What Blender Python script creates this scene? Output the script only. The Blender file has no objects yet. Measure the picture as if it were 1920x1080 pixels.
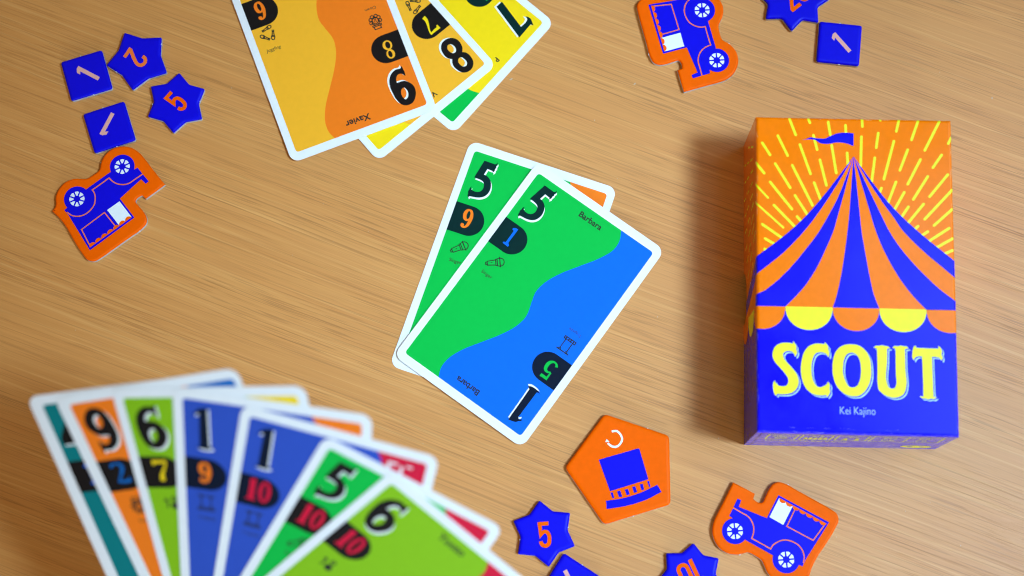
import bpy, bmesh, math, random
from mathutils import Vector, Matrix
from mathutils.geometry import tessellate_polygon

scene = bpy.context.scene
scene.unit_settings.system = 'METRIC'

# ---------------------------------------------------------------- camera (metres; the table top is z = 0)
cam = bpy.data.cameras.new('camera'); cam_o = bpy.data.objects.new('camera', cam); scene.collection.objects.link(cam_o)
CX = Vector((0.99993, 0.0, -0.01213)); CZ = Vector((-0.01188, 0.20149, -0.97942)).normalized()   # right, forward
CX = (CX - CZ * CX.dot(CZ)).normalized(); CY = CX.cross(CZ) * -1
CY = (-CZ).cross(CX)
cam_o.matrix_world = Matrix(((CX.x, CY.x, -CZ.x, 0), (CX.y, CY.y, -CZ.y, 0), (CX.z, CY.z, -CZ.z, .62582), (0, 0, 0, 1)))
cam.sensor_fit = 'HORIZONTAL'; cam.sensor_width = 36; cam.lens = 3301.845 * 36 / 1920
cam.clip_start = .01; cam.clip_end = 50
cam.dof.use_dof = True; cam.dof.focus_distance = .640; cam.dof.aperture_fstop = 61.9 / 8.6
scene.camera = cam_o

# ---------------------------------------------------------------- light of the room: a large window on the right, a warm ceiling lamp far left
world = bpy.data.worlds.new('World'); scene.world = world; world.use_nodes = True
bg = world.node_tree.nodes['Background']; bg.inputs['Color'].default_value = (1.0, .60, .11, 1); bg.inputs['Strength'].default_value = .23
def area(name, loc, target, sx, sy, power, col):
    l = bpy.data.lights.new(name, 'AREA'); l.shape = 'RECTANGLE'; l.size = sx; l.size_y = sy; l.energy = power; l.color = col
    o = bpy.data.objects.new(name, l); scene.collection.objects.link(o); o.location = loc
    o.rotation_euler = (Vector(target) - Vector(loc)).to_track_quat('-Z', 'Y').to_euler(); return o
area('window_light', (.66, -.03, 1.10), (.03, .123, 0), .36, .36, .60, (.475, .72, .97)).data.spread = math.radians(16.3)
area('sheen_panel', (.60, .26, 1.02), (.08, .13, 0), .46, .60, 2.6, (.42, .76, 1.10))  # added panel giving box and wood their cool sheen on the right
area('ceiling_lamp', (-.85, .75, 1.3), (-.05, .15, 0), .3, .3, .9, (1.0, .62, .28))
area('cool_fill', (.12, -1.2, .42), (.06, .08, .03), .6, .45, .85, (.62, .80, 1.0)).data.spread = math.radians(45)  # added cool fill from the viewer's side, for the fan and box front
scene.view_settings.view_transform = 'Standard'; scene.view_settings.look = 'None'; scene.view_settings.exposure = 0; scene.view_settings.gamma = 1
scene.render.engine = 'CYCLES'; scene.cycles.use_denoising = True; scene.cycles.max_bounces = 8; scene.cycles.filter_width = 1.15

GRAIN = math.radians(21)
WOOD = [(.76, .365, .102), (.64, .280, .068), (.51, .195, .040), (.68, .26, .058), (.86, .49, .165), (.25, .085, .018)]
NOTCH = (-12.8, 7.1); NOTCH_H = 9.0
NAME_V = (-3.7, 36.9); NAME_P = (-3.3, 36.7)
SQ4 = (12.92, 22.48, -.5743); NUM4 = (13.27, 23.4, -2.686, 9.2); NUM10 = (54.28, 25.84, -2.72, 9.4); NUM20 = (98.0, 239.7, .69, 9.4)
DATA={'n5':[[(-21.07,38.72,1),(-17.74,38.67),(-16.85,38.67),(-16.46,39.13),(-16.4,39.64,1),(-16.08,39.13),(-16.24,38.19),(-16.08,37.47),(-16.32,36.94),(-16.28,36.14),(-16.79,35.31,1),(-16.94,35.94,1),(-19.01,36.1,1),(-19.54,33.61,1),(-18.5,33.53),(-17.42,33.02),(-16.52,32.2),(-15.78,30.72),(-15.49,29.09),(-15.74,27.45),(-16.52,26.06),(-17.78,25.1),(-19.2,24.6),(-20.65,24.38),(-21.87,24.23,1),(-22.06,23.92),(-22.25,23.65,1),(-22.66,24.21),(-22.7,25.01),(-22.95,25.84),(-22.75,26.44),(-22.81,27.13),(-22.35,27.98,1),(-22.28,27.14),(-21.82,26.75),(-20.75,26.5),(-19.61,26.65),(-18.64,27.28),(-18.13,28.3),(-18.15,29.56),(-18.46,30.44),(-18.84,30.9),(-19.73,31.27),(-20.91,31.43),(-22.59,31.48,1)]],'n1':[[(-18.59,38.94,1),(-18.37,25.7,1),(-17.35,25.08,1),(-18.04,24.58),(-19.48,24.31),(-21.14,24.42),(-22.39,24.83,1),(-21.13,25.06,1),(-21.0,36.19,1),(-21.7,36.7),(-22.52,35.97,1),(-22.65,36.69),(-22.01,37.25),(-21.22,38.15),(-20.12,38.61)]],'n9':[[(-22.02,23.61,1),(-21.32,24.38),(-19.52,24.25),(-17.27,25.33),(-15.82,27.36),(-15.27,29.31),(-15.31,32.35),(-15.78,35.55),(-16.95,37.94),(-18.65,38.89),(-20.75,38.76),(-22.66,36.92),(-23.57,34.68),(-23.47,32.49),(-22.16,30.47),(-20.86,29.53),(-19.29,29.35),(-18.07,29.31,1),(-18.51,27.54),(-19.54,26.42),(-20.76,26.46),(-21.52,27.19),(-22.03,27.95,1),(-22.23,26.38),(-22.11,25.03)],[(-19.96,31.99),(-20.58,33.09),(-20.63,34.84),(-19.85,36.18),(-18.9,36.54),(-18.28,35.44),(-18.19,33.68),(-18.96,32.25)]],'n8':[[(-22.57,25.22),(-23.76,26.82),(-23.9,29.24),(-23.26,30.98),(-22.15,32.17,1),(-23.09,33.21),(-23.45,35.35),(-22.8,37.84),(-20.99,39.34),(-18.91,39.45),(-17.22,38.46),(-16.35,36.5),(-16.21,34.09),(-17.01,32.49),(-17.54,31.91,1),(-16.49,30.33),(-16.28,28.43),(-17.03,26.02),(-18.55,24.64),(-20.73,24.41)],[(-20.77,26.93),(-21.33,27.99),(-21.13,29.73),(-20.28,30.53),(-19.23,30.28),(-18.7,28.98),(-18.87,27.4),(-19.76,26.64)],[(-20.55,33.43),(-21.03,34.8),(-20.83,36.53),(-19.87,37.24),(-18.92,36.87),(-18.39,35.58),(-18.69,33.93),(-19.64,33.23)]],'n7':[[(-21.88,24.08,1),(-18.99,35.99,1),(-22.0,36.18),(-22.84,35.82),(-23.17,34.58,1),(-23.74,35.7),(-23.6,37.14),(-23.11,37.93),(-22.54,39.23,1),(-22.04,38.12,1),(-15.45,38.32,1),(-18.99,23.87,1)]],'s9':[[(-20.33,19.59),(-19.17,19.47),(-18.33,18.35),(-17.95,16.69),(-18.21,14.57),(-18.7,13.13),(-19.65,12.29),(-20.75,12.23),(-21.49,12.94),(-21.38,13.69),(-20.74,13.83),(-20.22,13.5),(-20.2,12.95),(-19.82,13.13),(-19.43,14.15),(-19.3,15.21,1),(-20.08,14.95),(-21.1,15.37),(-21.65,16.46),(-21.72,18.22),(-21.18,19.17)],[(-20.09,18.9),(-19.55,18.57),(-19.27,17.27),(-19.47,16.05),(-19.88,15.78),(-20.29,16.41),(-20.48,17.88)]],'s1':[[(-20.29,18.76,1),(-19.56,19.29),(-18.46,19.42,1),(-18.48,13.4,1),(-17.72,12.77,1),(-17.81,12.13,1),(-20.13,12.29,1),(-20.16,12.77,1),(-19.37,13.16,1),(-19.44,18.17,1),(-19.73,18.16),(-20.15,18.24,1)]],'wave':[(11.33,41.53),(13.15,37.72),(13.32,33.75),(11.13,28.44),(6.77,21.57),(2.14,14.17),(-0.03,8.89),(-0.56,4.12),(0.58,0.23),(-0.82,3.35),(0.77,-0.53),(1.85,-4.77),(1.11,-9.59),(-1.65,-15.5),(-6.25,-22.73),(-10.1,-29.05),(-11.92,-34.26),(-11.89,-38.14),(-10.61,-41.31)],'truck_outline':[(18.7,-14.95,1),(10.04,-15.09,1),(9.7,-13.19,1),(7.65,-12.97),(6.48,-13.55),(6.41,-15.55),(6.57,-18.89),(6.23,-20.97),(5.03,-22.69),(2.59,-23.44),(-2.36,-23.45),(-10.01,-23.42),(-15.43,-23.35),(-18.41,-22.92),(-19.94,-21.18),(-20.2,-17.97),(-19.92,-12.37),(-19.22,-5.33),(-19.3,-2.23),(-19.99,1.98,1),(-18.1,2.59),(-15.89,5.6),(-13.41,7.23),(-9.84,8.04),(-6.59,7.16),(-4.06,5.22),(-2.95,4.43),(-0.43,4.1),(2.76,4.32),(4.83,6.29),(8.28,7.93),(11.6,7.94),(14.55,6.58),(16.81,4.25),(18.05,1.23),(18.38,-2.29),(18.44,-6.18)],'truck_blue':[(14.32,-3.75,1),(14.63,-10.48,1),(13.26,-10.61,1),(12.91,-8.16,1),(2.49,-9.44,1),(2.65,-18.59,1),(-17.24,-18.83,1),(-16.01,-3.11,1),(-16.15,-0.66,1),(-15.01,-0.59,1),(-10.11,0.0,1),(-5.34,0.95,1),(5.3,0.96,1),(10.11,0.0,1),(13.18,-3.64,1)],'truck_fender':[[(-15.84,-1.89),(-15.2,-3.84),(-13.82,-5.43),(-11.55,-6.52),(-8.82,-6.55),(-6.24,-5.59),(-4.5,-3.69),(-3.73,-1.93),(-3.67,-0.62,1),(0.16,-0.66),(3.79,-0.6,1),(4.2,-2.8),(5.16,-4.6),(6.5,-5.86),(8.63,-6.78),(10.79,-6.84),(14.44,-6.91,1)]],'truck_window_line':[(-16.25,-17.38,1),(-15.29,-10.55,1),(-4.97,-10.37,1),(-4.72,-16.7,1)],'truck_window':[(-3.65,-10.21,1),(1.83,-10.23,1),(1.97,-17.83,1),(-3.48,-17.53,1)],'truck_scallop':[(-16.67,-17.99),(-14.11,-18.09),(-11.59,-18.15),(-8.98,-18.11),(-6.39,-18.16),(-3.69,-18.07),(-0.95,-18.0),(1.85,-17.92)],'truck_wheels':[(10.11,0.0),(-10.11,0.0)],'hat_pose':(31.57,62.77,0.0),'hat_outline':[(-6.16,19.73),(16.72,11.88),(16.81,-12.42),(-6.78,-19.53),(-20.41,0.61)],'hat_crown':[(-8.39,3.32,1),(5.43,7.72),(5.93,7.43),(9.04,-3.61,1),(-4.53,-7.82,1)],'hat_stripes':[[(-4.41,-8.28,1),(-3.57,-8.19,1),(-3.05,-10.19,1),(-3.72,-10.36,1)],[(-2.06,-7.86,1),(-0.93,-7.61,1),(-0.25,-9.66,1),(-1.42,-9.95,1)],[(0.62,-7.24,1),(1.75,-6.95,1),(2.44,-8.91,1),(1.31,-9.24,1)],[(3.27,-6.32,1),(4.4,-6.07,1),(5.0,-8.12,1),(3.91,-8.41,1)],[(5.96,-5.41,1),(7.01,-5.16,1),(7.56,-7.25,1),(6.55,-7.5,1)],[(8.61,-4.32,1),(9.28,-4.2,1),(9.71,-6.25,1),(9.24,-6.41,1)]],'hat_brim':[(-5.99,-11.15,1),(-0.67,-10.41),(6.04,-8.41),(12.14,-5.58,1),(13.56,-8.05,1),(8.09,-10.83),(0.96,-12.99),(-5.81,-14.06,1)],'hat_arrow':[[(-3.66,13.35),(-2.06,13.52),(-0.68,12.37),(-0.07,10.68),(-0.72,9.0),(-2.12,7.94),(-3.72,8.07),(-5.14,9.21)]],'hat_arrowhead':[(-5.58,10.69,1),(-4.54,9.72,1),(-5.97,9.55,1)],'tent':[[(-0.18,41.37),(-12.1,25.27),(-16.35,20.28),(-20.72,15.86),(-25.2,11.93),(-30.08,8.07),(-34.01,5.08)],[(-0.18,41.37),(-8.83,26.61),(-18.44,13.26),(-20.89,10.55),(-24.97,6.38),(-29.03,2.97),(-32.81,-0.1)],[(-0.18,41.37),(-5.85,26.39),(-8.9,20.44),(-13.03,13.38),(-16.86,8.23),(-20.95,3.01),(-26.37,-2.76),(-30.95,-6.58)],[(-0.18,41.37),(-3.95,26.99),(-5.93,19.95),(-7.2,15.39),(-10.12,8.37),(-12.87,2.5),(-17.79,-5.32),(-24.01,-11.99)],[(-0.18,41.37),(-1.14,29.87),(-1.85,21.44),(-2.53,15.49),(-3.66,7.13),(-5.41,-2.85),(-6.82,-8.65),(-7.99,-11.96)],[(-0.18,41.37),(0.73,31.59),(1.66,20.95),(2.12,15.59),(3.34,7.29),(4.82,-1.52),(6.06,-7.26),(7.81,-11.96)],[(-0.18,41.37),(2.62,31.07),(4.93,22.7),(6.85,15.7),(8.78,10.46),(12.15,3.33),(15.54,-2.38),(19.19,-7.24),(23.77,-12.12)],[(-0.18,41.37),(5.04,29.44),(8.96,20.83),(11.3,15.79),(14.44,10.58),(18.64,5.13),(23.37,-0.01),(28.09,-4.58),(33.21,-8.52)],[(-0.18,41.37),(6.41,30.03),(9.84,24.77),(13.53,19.54),(15.9,15.89),(19.32,12.08),(24.07,7.47),(28.82,3.42),(33.42,-0.47)],[(-0.18,41.37),(6.17,32.27),(11.21,25.64),(16.78,19.61),(20.62,16.0),(24.99,12.2),(30.27,7.88),(33.3,5.46)]],'valance':[(-34.46,-12.14),(-24.01,-12.05),(-7.99,-11.96),(7.81,-11.96),(23.77,-12.12),(33.39,-12.12)],'scallop_bottom':[(-16.14,-19.88),(-0.09,-19.95),(15.95,-20.01)],'flag':[(-0.06,49.67,1),(-0.12,45.14,1),(-2.88,46.12),(-5.74,46.31),(-9.09,45.74),(-11.48,45.94),(-13.62,47.14),(-15.29,47.25),(-18.02,46.9,1),(-16.48,47.28),(-15.05,47.86),(-12.9,47.65),(-10.03,47.61),(-7.62,48.76),(-5.22,49.66),(-2.83,49.86)],'dash':[(-22.17,54.45,-20.06,48.75),(-15.61,54.59,-15.09,53.2),(-8.76,53.63,-8.1,49.0),(-2.79,52.61,-2.68,50.11),(2.99,54.88,3.04,52.23),(9.31,55.01,9.3,54.61),(15.82,55.15,14.73,50.73),(22.36,54.64,19.93,47.75),(29.78,54.79,24.43,44.07),(33.74,48.89,32.59,46.73),(-26.28,48.36,-22.89,41.22),(-31.66,45.66,-28.95,41.34),(-13.94,48.78,-12.7,43.58),(-18.65,45.29,-15.07,34.85),(-7.66,45.27,-6.21,35.39),(-11.78,39.97,-9.64,30.88),(-2.35,42.65,-2.13,37.95),(2.65,48.58,2.26,38.04),(8.51,50.0,7.7,44.71),(13.85,47.22,10.17,33.52),(18.57,44.24,15.7,36.75),(30.2,42.61,27.1,37.98),(22.88,40.81,18.31,31.87),(7.16,41.12,5.98,32.69),(-34.07,38.75,-31.03,34.76),(-27.2,38.26,-22.11,29.77),(-21.34,37.79,-14.46,23.65),(-13.86,31.77,-11.46,25.18),(-28.99,31.69,-21.54,22.17),(-20.46,27.05,-16.01,19.94),(-27.7,23.46,-20.31,15.69),(-19.81,19.61,-18.16,17.69),(-34.8,31.57,-29.73,26.01),(-34.82,24.92,-24.57,15.6),(-31.76,16.66,-24.83,11.84),(-30.74,11.56,-27.21,9.55),(-30.99,7.91,-29.82,7.45),(25.27,34.83,20.1,26.5),(32.17,35.62,25.72,27.61),(33.55,30.19,23.88,19.59),(23.62,24.96,18.03,17.99),(18.39,23.87,15.95,20.15),(17.07,28.99,13.63,22.79),(14.29,32.62,11.45,25.19),(9.26,30.3,8.57,28.56),(33.38,23.31,27.0,17.46),(32.17,16.6,24.98,11.77),(33.26,12.97,27.28,9.44),(33.15,8.84,30.06,7.46),(21.56,17.1,20.35,15.95),(24.82,15.22,22.57,13.71)],'title':{'S':[[(-21.39,-23.93,1),(-20.9,-24.72),(-20.36,-25.81),(-20.43,-26.69),(-20.18,-27.34),(-20.45,-28.67),(-20.89,-29.23,1),(-21.2,-28.14,1),(-21.96,-27.49),(-23.25,-27.3),(-24.45,-27.77),(-24.89,-28.55),(-24.74,-29.54),(-24.14,-30.62),(-22.64,-32.23),(-20.92,-34.28),(-20.07,-35.9),(-19.7,-37.86),(-20.1,-39.61),(-21.19,-40.95),(-22.92,-41.86),(-24.86,-42.12),(-27.02,-42.06,1),(-27.19,-42.66,1),(-27.77,-42.3),(-28.09,-41.54),(-28.34,-39.8),(-28.29,-38.49),(-27.97,-37.72),(-27.6,-37.54,1),(-27.43,-38.36),(-26.57,-39.11),(-25.06,-39.4),(-23.76,-39.04),(-23.22,-37.94),(-23.42,-36.41),(-24.39,-34.9),(-26.1,-32.97),(-27.61,-31.25),(-28.36,-29.73),(-28.41,-27.97),(-27.8,-26.31),(-26.49,-25.06),(-24.75,-24.52),(-22.8,-24.54),(-21.61,-24.78,1)]],'C':[[(-10.77,-23.94,1),(-10.27,-24.59),(-9.64,-25.56),(-9.6,-26.55),(-9.35,-27.32),(-9.41,-28.64),(-9.68,-29.19,1),(-10.16,-28.22,1),(-11.13,-27.69),(-12.65,-27.5),(-14.06,-28.19),(-14.83,-29.64),(-15.28,-31.63),(-15.35,-33.82),(-15.11,-36.0),(-14.58,-37.74),(-13.84,-38.92),(-12.77,-39.45),(-11.25,-38.97),(-10.17,-38.18),(-9.94,-37.46,1),(-9.41,-38.06),(-9.19,-39.14),(-9.33,-40.13),(-9.16,-40.67),(-9.67,-42.1),(-10.22,-42.76,1),(-10.49,-42.12,1),(-12.37,-42.27),(-14.95,-41.78),(-16.87,-40.41),(-18.15,-38.26),(-18.82,-35.65),(-18.93,-33.03),(-18.51,-29.72),(-17.51,-27.06),(-16.09,-25.49),(-14.35,-24.68),(-12.61,-24.53),(-10.77,-24.71,1)]],'O':[[(-1.92,-24.51),(0.68,-24.89),(2.82,-26.49),(4.29,-29.2),(4.71,-32.48),(4.61,-35.77),(3.71,-38.63),(2.16,-40.85),(0.42,-42.08),(-1.73,-42.29),(-4.09,-41.64),(-6.22,-39.95),(-7.7,-37.15),(-8.3,-33.66),(-8.16,-30.59),(-7.37,-27.71),(-5.83,-25.7),(-3.87,-24.73)],[(-1.74,-27.41),(-0.23,-27.99),(0.82,-29.72),(1.22,-32.13),(1.18,-34.75),(0.71,-37.17),(-0.17,-38.72),(-1.69,-39.3),(-2.98,-38.89),(-3.93,-37.28),(-4.65,-34.89),(-4.72,-32.26),(-4.26,-29.62),(-3.26,-27.95)]],'U':[[(5.57,-25.48,1),(6.41,-24.87),(7.49,-24.84),(8.36,-24.6),(9.44,-24.8),(10.52,-24.99),(11.26,-25.64,1),(10.24,-25.71,1),(10.1,-30.17),(10.11,-38.05),(10.59,-39.02),(11.55,-39.33),(12.63,-38.97),(13.0,-37.98),(12.98,-34.49),(12.99,-25.82,1),(12.56,-25.56),(11.85,-25.47,1),(12.69,-24.79),(13.98,-24.81),(14.75,-24.57),(15.72,-24.77),(16.8,-24.85),(17.47,-25.54,1),(16.24,-25.75,1),(16.22,-32.22),(16.24,-39.44),(15.72,-40.76),(14.3,-41.99),(12.35,-42.47),(10.42,-42.18),(8.29,-41.04),(7.13,-39.86),(6.83,-38.34),(6.82,-32.44),(6.78,-25.78,1),(6.18,-25.64)]],'T':[[(19.79,-24.41,1),(20.03,-25.26,1),(27.49,-25.38,1),(27.36,-24.39,1),(28.04,-24.82),(28.66,-26.23),(28.52,-27.33),(28.82,-28.65),(28.36,-29.49,1),(27.74,-28.56),(26.67,-28.26),(25.26,-28.24,1),(25.34,-34.2),(25.49,-41.84,1),(26.6,-41.92,1),(25.47,-42.6),(24.61,-42.51),(23.74,-42.75),(22.68,-42.45),(21.6,-42.36),(20.82,-41.73,1),(22.05,-41.81,1),(22.06,-36.46),(21.91,-28.25,1),(20.4,-28.18),(19.42,-28.86),(19.08,-29.57,1),(18.62,-28.77),(18.65,-27.12),(18.94,-25.57),(19.28,-24.8)]]},'author':[(-5.95,-48.81),(5.83,-48.54),(-5.92,-45.93)],'front':{'b1':[(-29.21,5.03),(-19.56,4.12),(-18.66,16.37),(-28.41,16.64)],'b2':[(-17.93,4.77),(-7.72,5.04),(-6.56,17.98),(-16.35,17.25)],'b3':[(-5.71,5.61),(4.44,6.54),(5.56,18.93),(-4.66,17.6)],'b4':[(6.17,6.53),(29.58,10.76),(30.62,22.4),(7.52,18.54)],'mid':[(17.84,9.13),(19.15,20.61)],'line1':[(-28.36,20.65),(-0.1,22.45)],'line2':[(-27.9,27.37),(7.31,30.66)],'logo':[(20.11,29.79),(31.02,33.56),(24.67,27.8),(26.83,38.04)],'seam':[(-32.12,1.77),(-31.54,35.09)],'bottom':[(-31.34,36.81),(2.23,40.64),(34.62,42.24)]},'pose':{'A':(-1.1557,123.1028,-0.626),'B':(-10.3393,133.0822,-0.3305),'sq1':(-165.8951,209.5106,0.3047),'sq2':(-156.4716,189.4384,0.3237),'sq3':(113.9854,220.7327,-0.1117),'C':(-77.6798,227.1743,0.3654),'D':(-63.8586,228.5809,0.7051),'E':(-43.8904,237.6113,0.8569),'box':(110.1094,125.8486,-0.0248)},'fan':[(0.7337,-0.1944,126.9331),(-10.6639,-26.3381,0.1048),(-0.8346,-25.3293,0.1377),(10.6412,-27.6943,-0.0211),(20.6214,-31.8364,-0.2042),(32.2384,-40.491,-0.3537),(40.0764,-52.5801,-0.6269),(44.0613,-62.5923,-0.8779)],'dims':(57.0,88.819,15.948,67.608,110.287,37.086),'num':{'sq1':(-165.38,209.92,1.082,9.32),'sq2':(-156.99,190.4,-3.583,9.19),'sq3':(114.64,220.84,0.675,9.17),'star2':(-147.67,216.08,-2.115,8.91),'star5':(-131.89,199.08,0.901,9.04),'star5b':(3.86,39.72,0.086,9.15)}}


# ---------------------------------------------------------------- helpers (all shapes below are in millimetres)
MM = 0.001
C = scene.collection

def tag(o, label=None, cat=None, group=None, kind=None):
    if label: o['label'] = label
    if cat: o['category'] = cat
    if group: o['group'] = group
    if kind: o['kind'] = kind
    return o

def empty(name, loc, rotz=0.0):
    o = bpy.data.objects.new(name, None); C.objects.link(o)
    o.empty_display_size = 0.01
    o.location = Vector(loc) * MM; o.rotation_euler = (0, 0, rotz)
    return o

def obj(name, verts, faces, mats, parent=None, smooth=False, midx=None):
    me = bpy.data.meshes.new(name)
    me.from_pydata([tuple(c * MM for c in v) for v in verts], [], faces)
    for m in (mats if isinstance(mats, (list, tuple)) else [mats]): me.materials.append(m)
    if midx:
        for p_, i in zip(me.polygons, midx): p_.material_index = i
    if smooth:
        for p_ in me.polygons: p_.use_smooth = True
    me.update()
    o = bpy.data.objects.new(name, me); C.objects.link(o)
    if parent: o.parent = parent
    return o

def curve(pts, sub=4, closed=True):
    """smooth outline through the points; a third entry marks a sharp corner"""
    n = len(pts); out = []
    last = n if closed else n - 1
    P = [Vector((q[0], q[1])) for q in pts]; cor = [len(q) > 2 for q in pts]
    for i in range(last):
        a, b = P[i], P[(i + 1) % n]
        if closed: p0, p3 = P[i - 1], P[(i + 2) % n]
        else: p0, p3 = P[max(i - 1, 0)], P[min(i + 2, n - 1)]
        L = (b - a).length
        def tan(u, v, w):
            d1, d2 = (v - u).length, (w - v).length
            t = (v - u) / max(d1, 1e-6) * d2 + (w - v) / max(d2, 1e-6) * d1
            return t / max(d1 + d2, 1e-6)
        t1 = (b - a) / max(L, 1e-6) if cor[i] else tan(p0, a, b)
        t2 = (b - a) / max(L, 1e-6) if cor[(i + 1) % n] else tan(a, b, p3)
        t1 = t1 * L; t2 = t2 * L
        k = 1 if (cor[i] and cor[(i + 1) % n]) else sub
        for s in range(k):
            t = s / k; h = t * t * (3 - 2 * t)
            out.append(a * (1 - h) + b * h + t1 * (t ** 3 - 2 * t * t + t) + t2 * (t ** 3 - t * t))
    if not closed: out.append(P[-1])
    return [(v.x, v.y) for v in out]

def rounded(pts, r, seg=6):
    n = len(pts); out = []
    for i in range(n):
        rr = r[i] if isinstance(r, (list, tuple)) else r
        p0, p1, p2 = Vector(pts[i - 1]), Vector(pts[i]), Vector(pts[(i + 1) % n])
        a, b = (p0 - p1).normalized(), (p2 - p1).normalized()
        ang = a.angle(b); d = rr / math.tan(ang / 2)
        d = min(d, (p0 - p1).length * .48, (p2 - p1).length * .48); rr = d * math.tan(ang / 2)
        cen = p1 + (a + b).normalized() * (rr / math.sin(ang / 2))
        s, e = p1 + a * d - cen, p1 + b * d - cen
        a0 = math.atan2(s.y, s.x); da = math.atan2(e.y, e.x) - a0
        while da > math.pi: da -= 2 * math.pi
        while da < -math.pi: da += 2 * math.pi
        for k in range(seg + 1):
            t = a0 + da * k / seg
            out.append((cen.x + rr * math.cos(t), cen.y + rr * math.sin(t)))
    return out

def rect(x0, y0, x1, y1): return [(x0, y0), (x1, y0), (x1, y1), (x0, y1)]

def circle(cx, cy, rx, ry=None, n=28, a0=0.0, a1=2 * math.pi):
    ry = ry or rx; full = abs(a1 - a0 - 2 * math.pi) < 1e-6
    return [(cx + rx * math.cos(a0 + (a1 - a0) * k / (n if full else n - 1)), cy + ry * math.sin(a0 + (a1 - a0) * k / (n if full else n - 1))) for k in range(n)]

def xf(loop, x=0.0, y=0.0, rot=0.0, sc=1.0):
    c, s = math.cos(rot) * sc, math.sin(rot) * sc
    return [(x + q[0] * c - q[1] * s, y + q[0] * s + q[1] * c) for q in loop]

def tess(loops):
    v3 = [[Vector((x, y, 0)) for x, y in l] for l in loops]
    tris = tessellate_polygon(v3)
    flat = [q for l in loops for q in l]
    out = []
    for a, b, c in tris:
        A, B_, D_ = flat[a], flat[b], flat[c]
        ar = (B_[0] - A[0]) * (D_[1] - A[1]) - (B_[1] - A[1]) * (D_[0] - A[0])
        if abs(ar) < 1e-9: continue
        out.append((a, b, c) if ar > 0 else (a, c, b))
    return flat, out

def fill(name, shapes, z, m, parent, fmap=None):
    """flat print: shapes is a list of (outer, hole, hole...) lists, joined into one part"""
    V, F = [], []
    for k, loops in enumerate(shapes):
        fl, tr = tess(loops); o = len(V)
        V += [fmap(x, y, z + .004 * (k % 3)) if fmap else (x, y, z + .004 * (k % 3)) for x, y in fl]
        F += [tuple(i + o for i in t) for t in tr]
    return obj(name, V, F, m, parent)

def stroke(path, w, closed=False):
    """outline of a path drawn with a pen of width w (number or one per point)"""
    n = len(path); P = [Vector((q[0], q[1])) for q in path]
    W = w if isinstance(w, (list, tuple)) else [w] * n
    L, R_ = [], []
    for i in range(n):
        if closed or 0 < i < n - 1:
            a = (P[i] - P[i - 1]).normalized(); b = (P[(i + 1) % n] - P[i]).normalized()
            na, nb = Vector((-a.y, a.x)), Vector((-b.y, b.x)); m = (na + nb)
            m = m / max(m.length_squared * .5, .35)
        elif i == 0:
            a = (P[1] - P[0]).normalized(); m = Vector((-a.y, a.x))
        else:
            a = (P[i] - P[i - 1]).normalized(); m = Vector((-a.y, a.x))
        L.append(tuple(P[i] + m * W[i] / 2)); R_.append(tuple(P[i] - m * W[i] / 2))
    if closed: return [L, R_[::-1]]
    return [L + R_[::-1]]

def inset(loop, d):
    n = len(loop); out = []
    ar = sum(loop[i - 1][0] * loop[i][1] - loop[i][0] * loop[i - 1][1] for i in range(n))
    sg = 1 if ar > 0 else -1
    for i in range(n):
        a = (Vector(loop[i]) - Vector(loop[i - 1])).normalized(); b = (Vector(loop[(i + 1) % n]) - Vector(loop[i])).normalized()
        na, nb = Vector((-a.y, a.x)) * sg, Vector((-b.y, b.x)) * sg
        m = na + nb; m = m / max(m.length_squared * .5, .45)
        out.append((loop[i][0] + m.x * d, loop[i][1] + m.y * d))
    return out

def clean(loop, eps=.02):
    out = []
    for q in loop:
        if not out or math.hypot(q[0] - out[-1][0], q[1] - out[-1][1]) > eps: out.append(q)
    if math.hypot(out[0][0] - out[-1][0], out[0][1] - out[-1][1]) < eps: out.pop()
    ar = sum(out[i - 1][0] * out[i][1] - out[i][0] * out[i - 1][1] for i in range(len(out)))
    return out if ar > 0 else out[::-1]

def rings(name, loop, prof, m, parent, top=True, bottom=False, smooth=True):
    """solid wall from a stack of (inset, height) rings of one outline"""
    n = len(loop); V, F = [], []
    for d, z in prof: V += [(x, y, z) for x, y in (inset(loop, d) if d else loop)]
    for k in range(len(prof) - 1):
        for i in range(n):
            j = (i + 1) % n
            F.append((k * n + i, k * n + j, (k + 1) * n + j, (k + 1) * n + i))
    nf = len(F)
    if top:
        o = (len(prof) - 1) * n; fl, tr = tess([[(V[o + i][0], V[o + i][1]) for i in range(n)]])
        F += [tuple(i + o for i in t) for t in tr]
    if bottom:
        fl, tr = tess([[(V[i][0], V[i][1]) for i in range(n)]])
        F += [t[::-1] for t in tr]
    return obj(name, V, F, m, parent, smooth)

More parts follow.
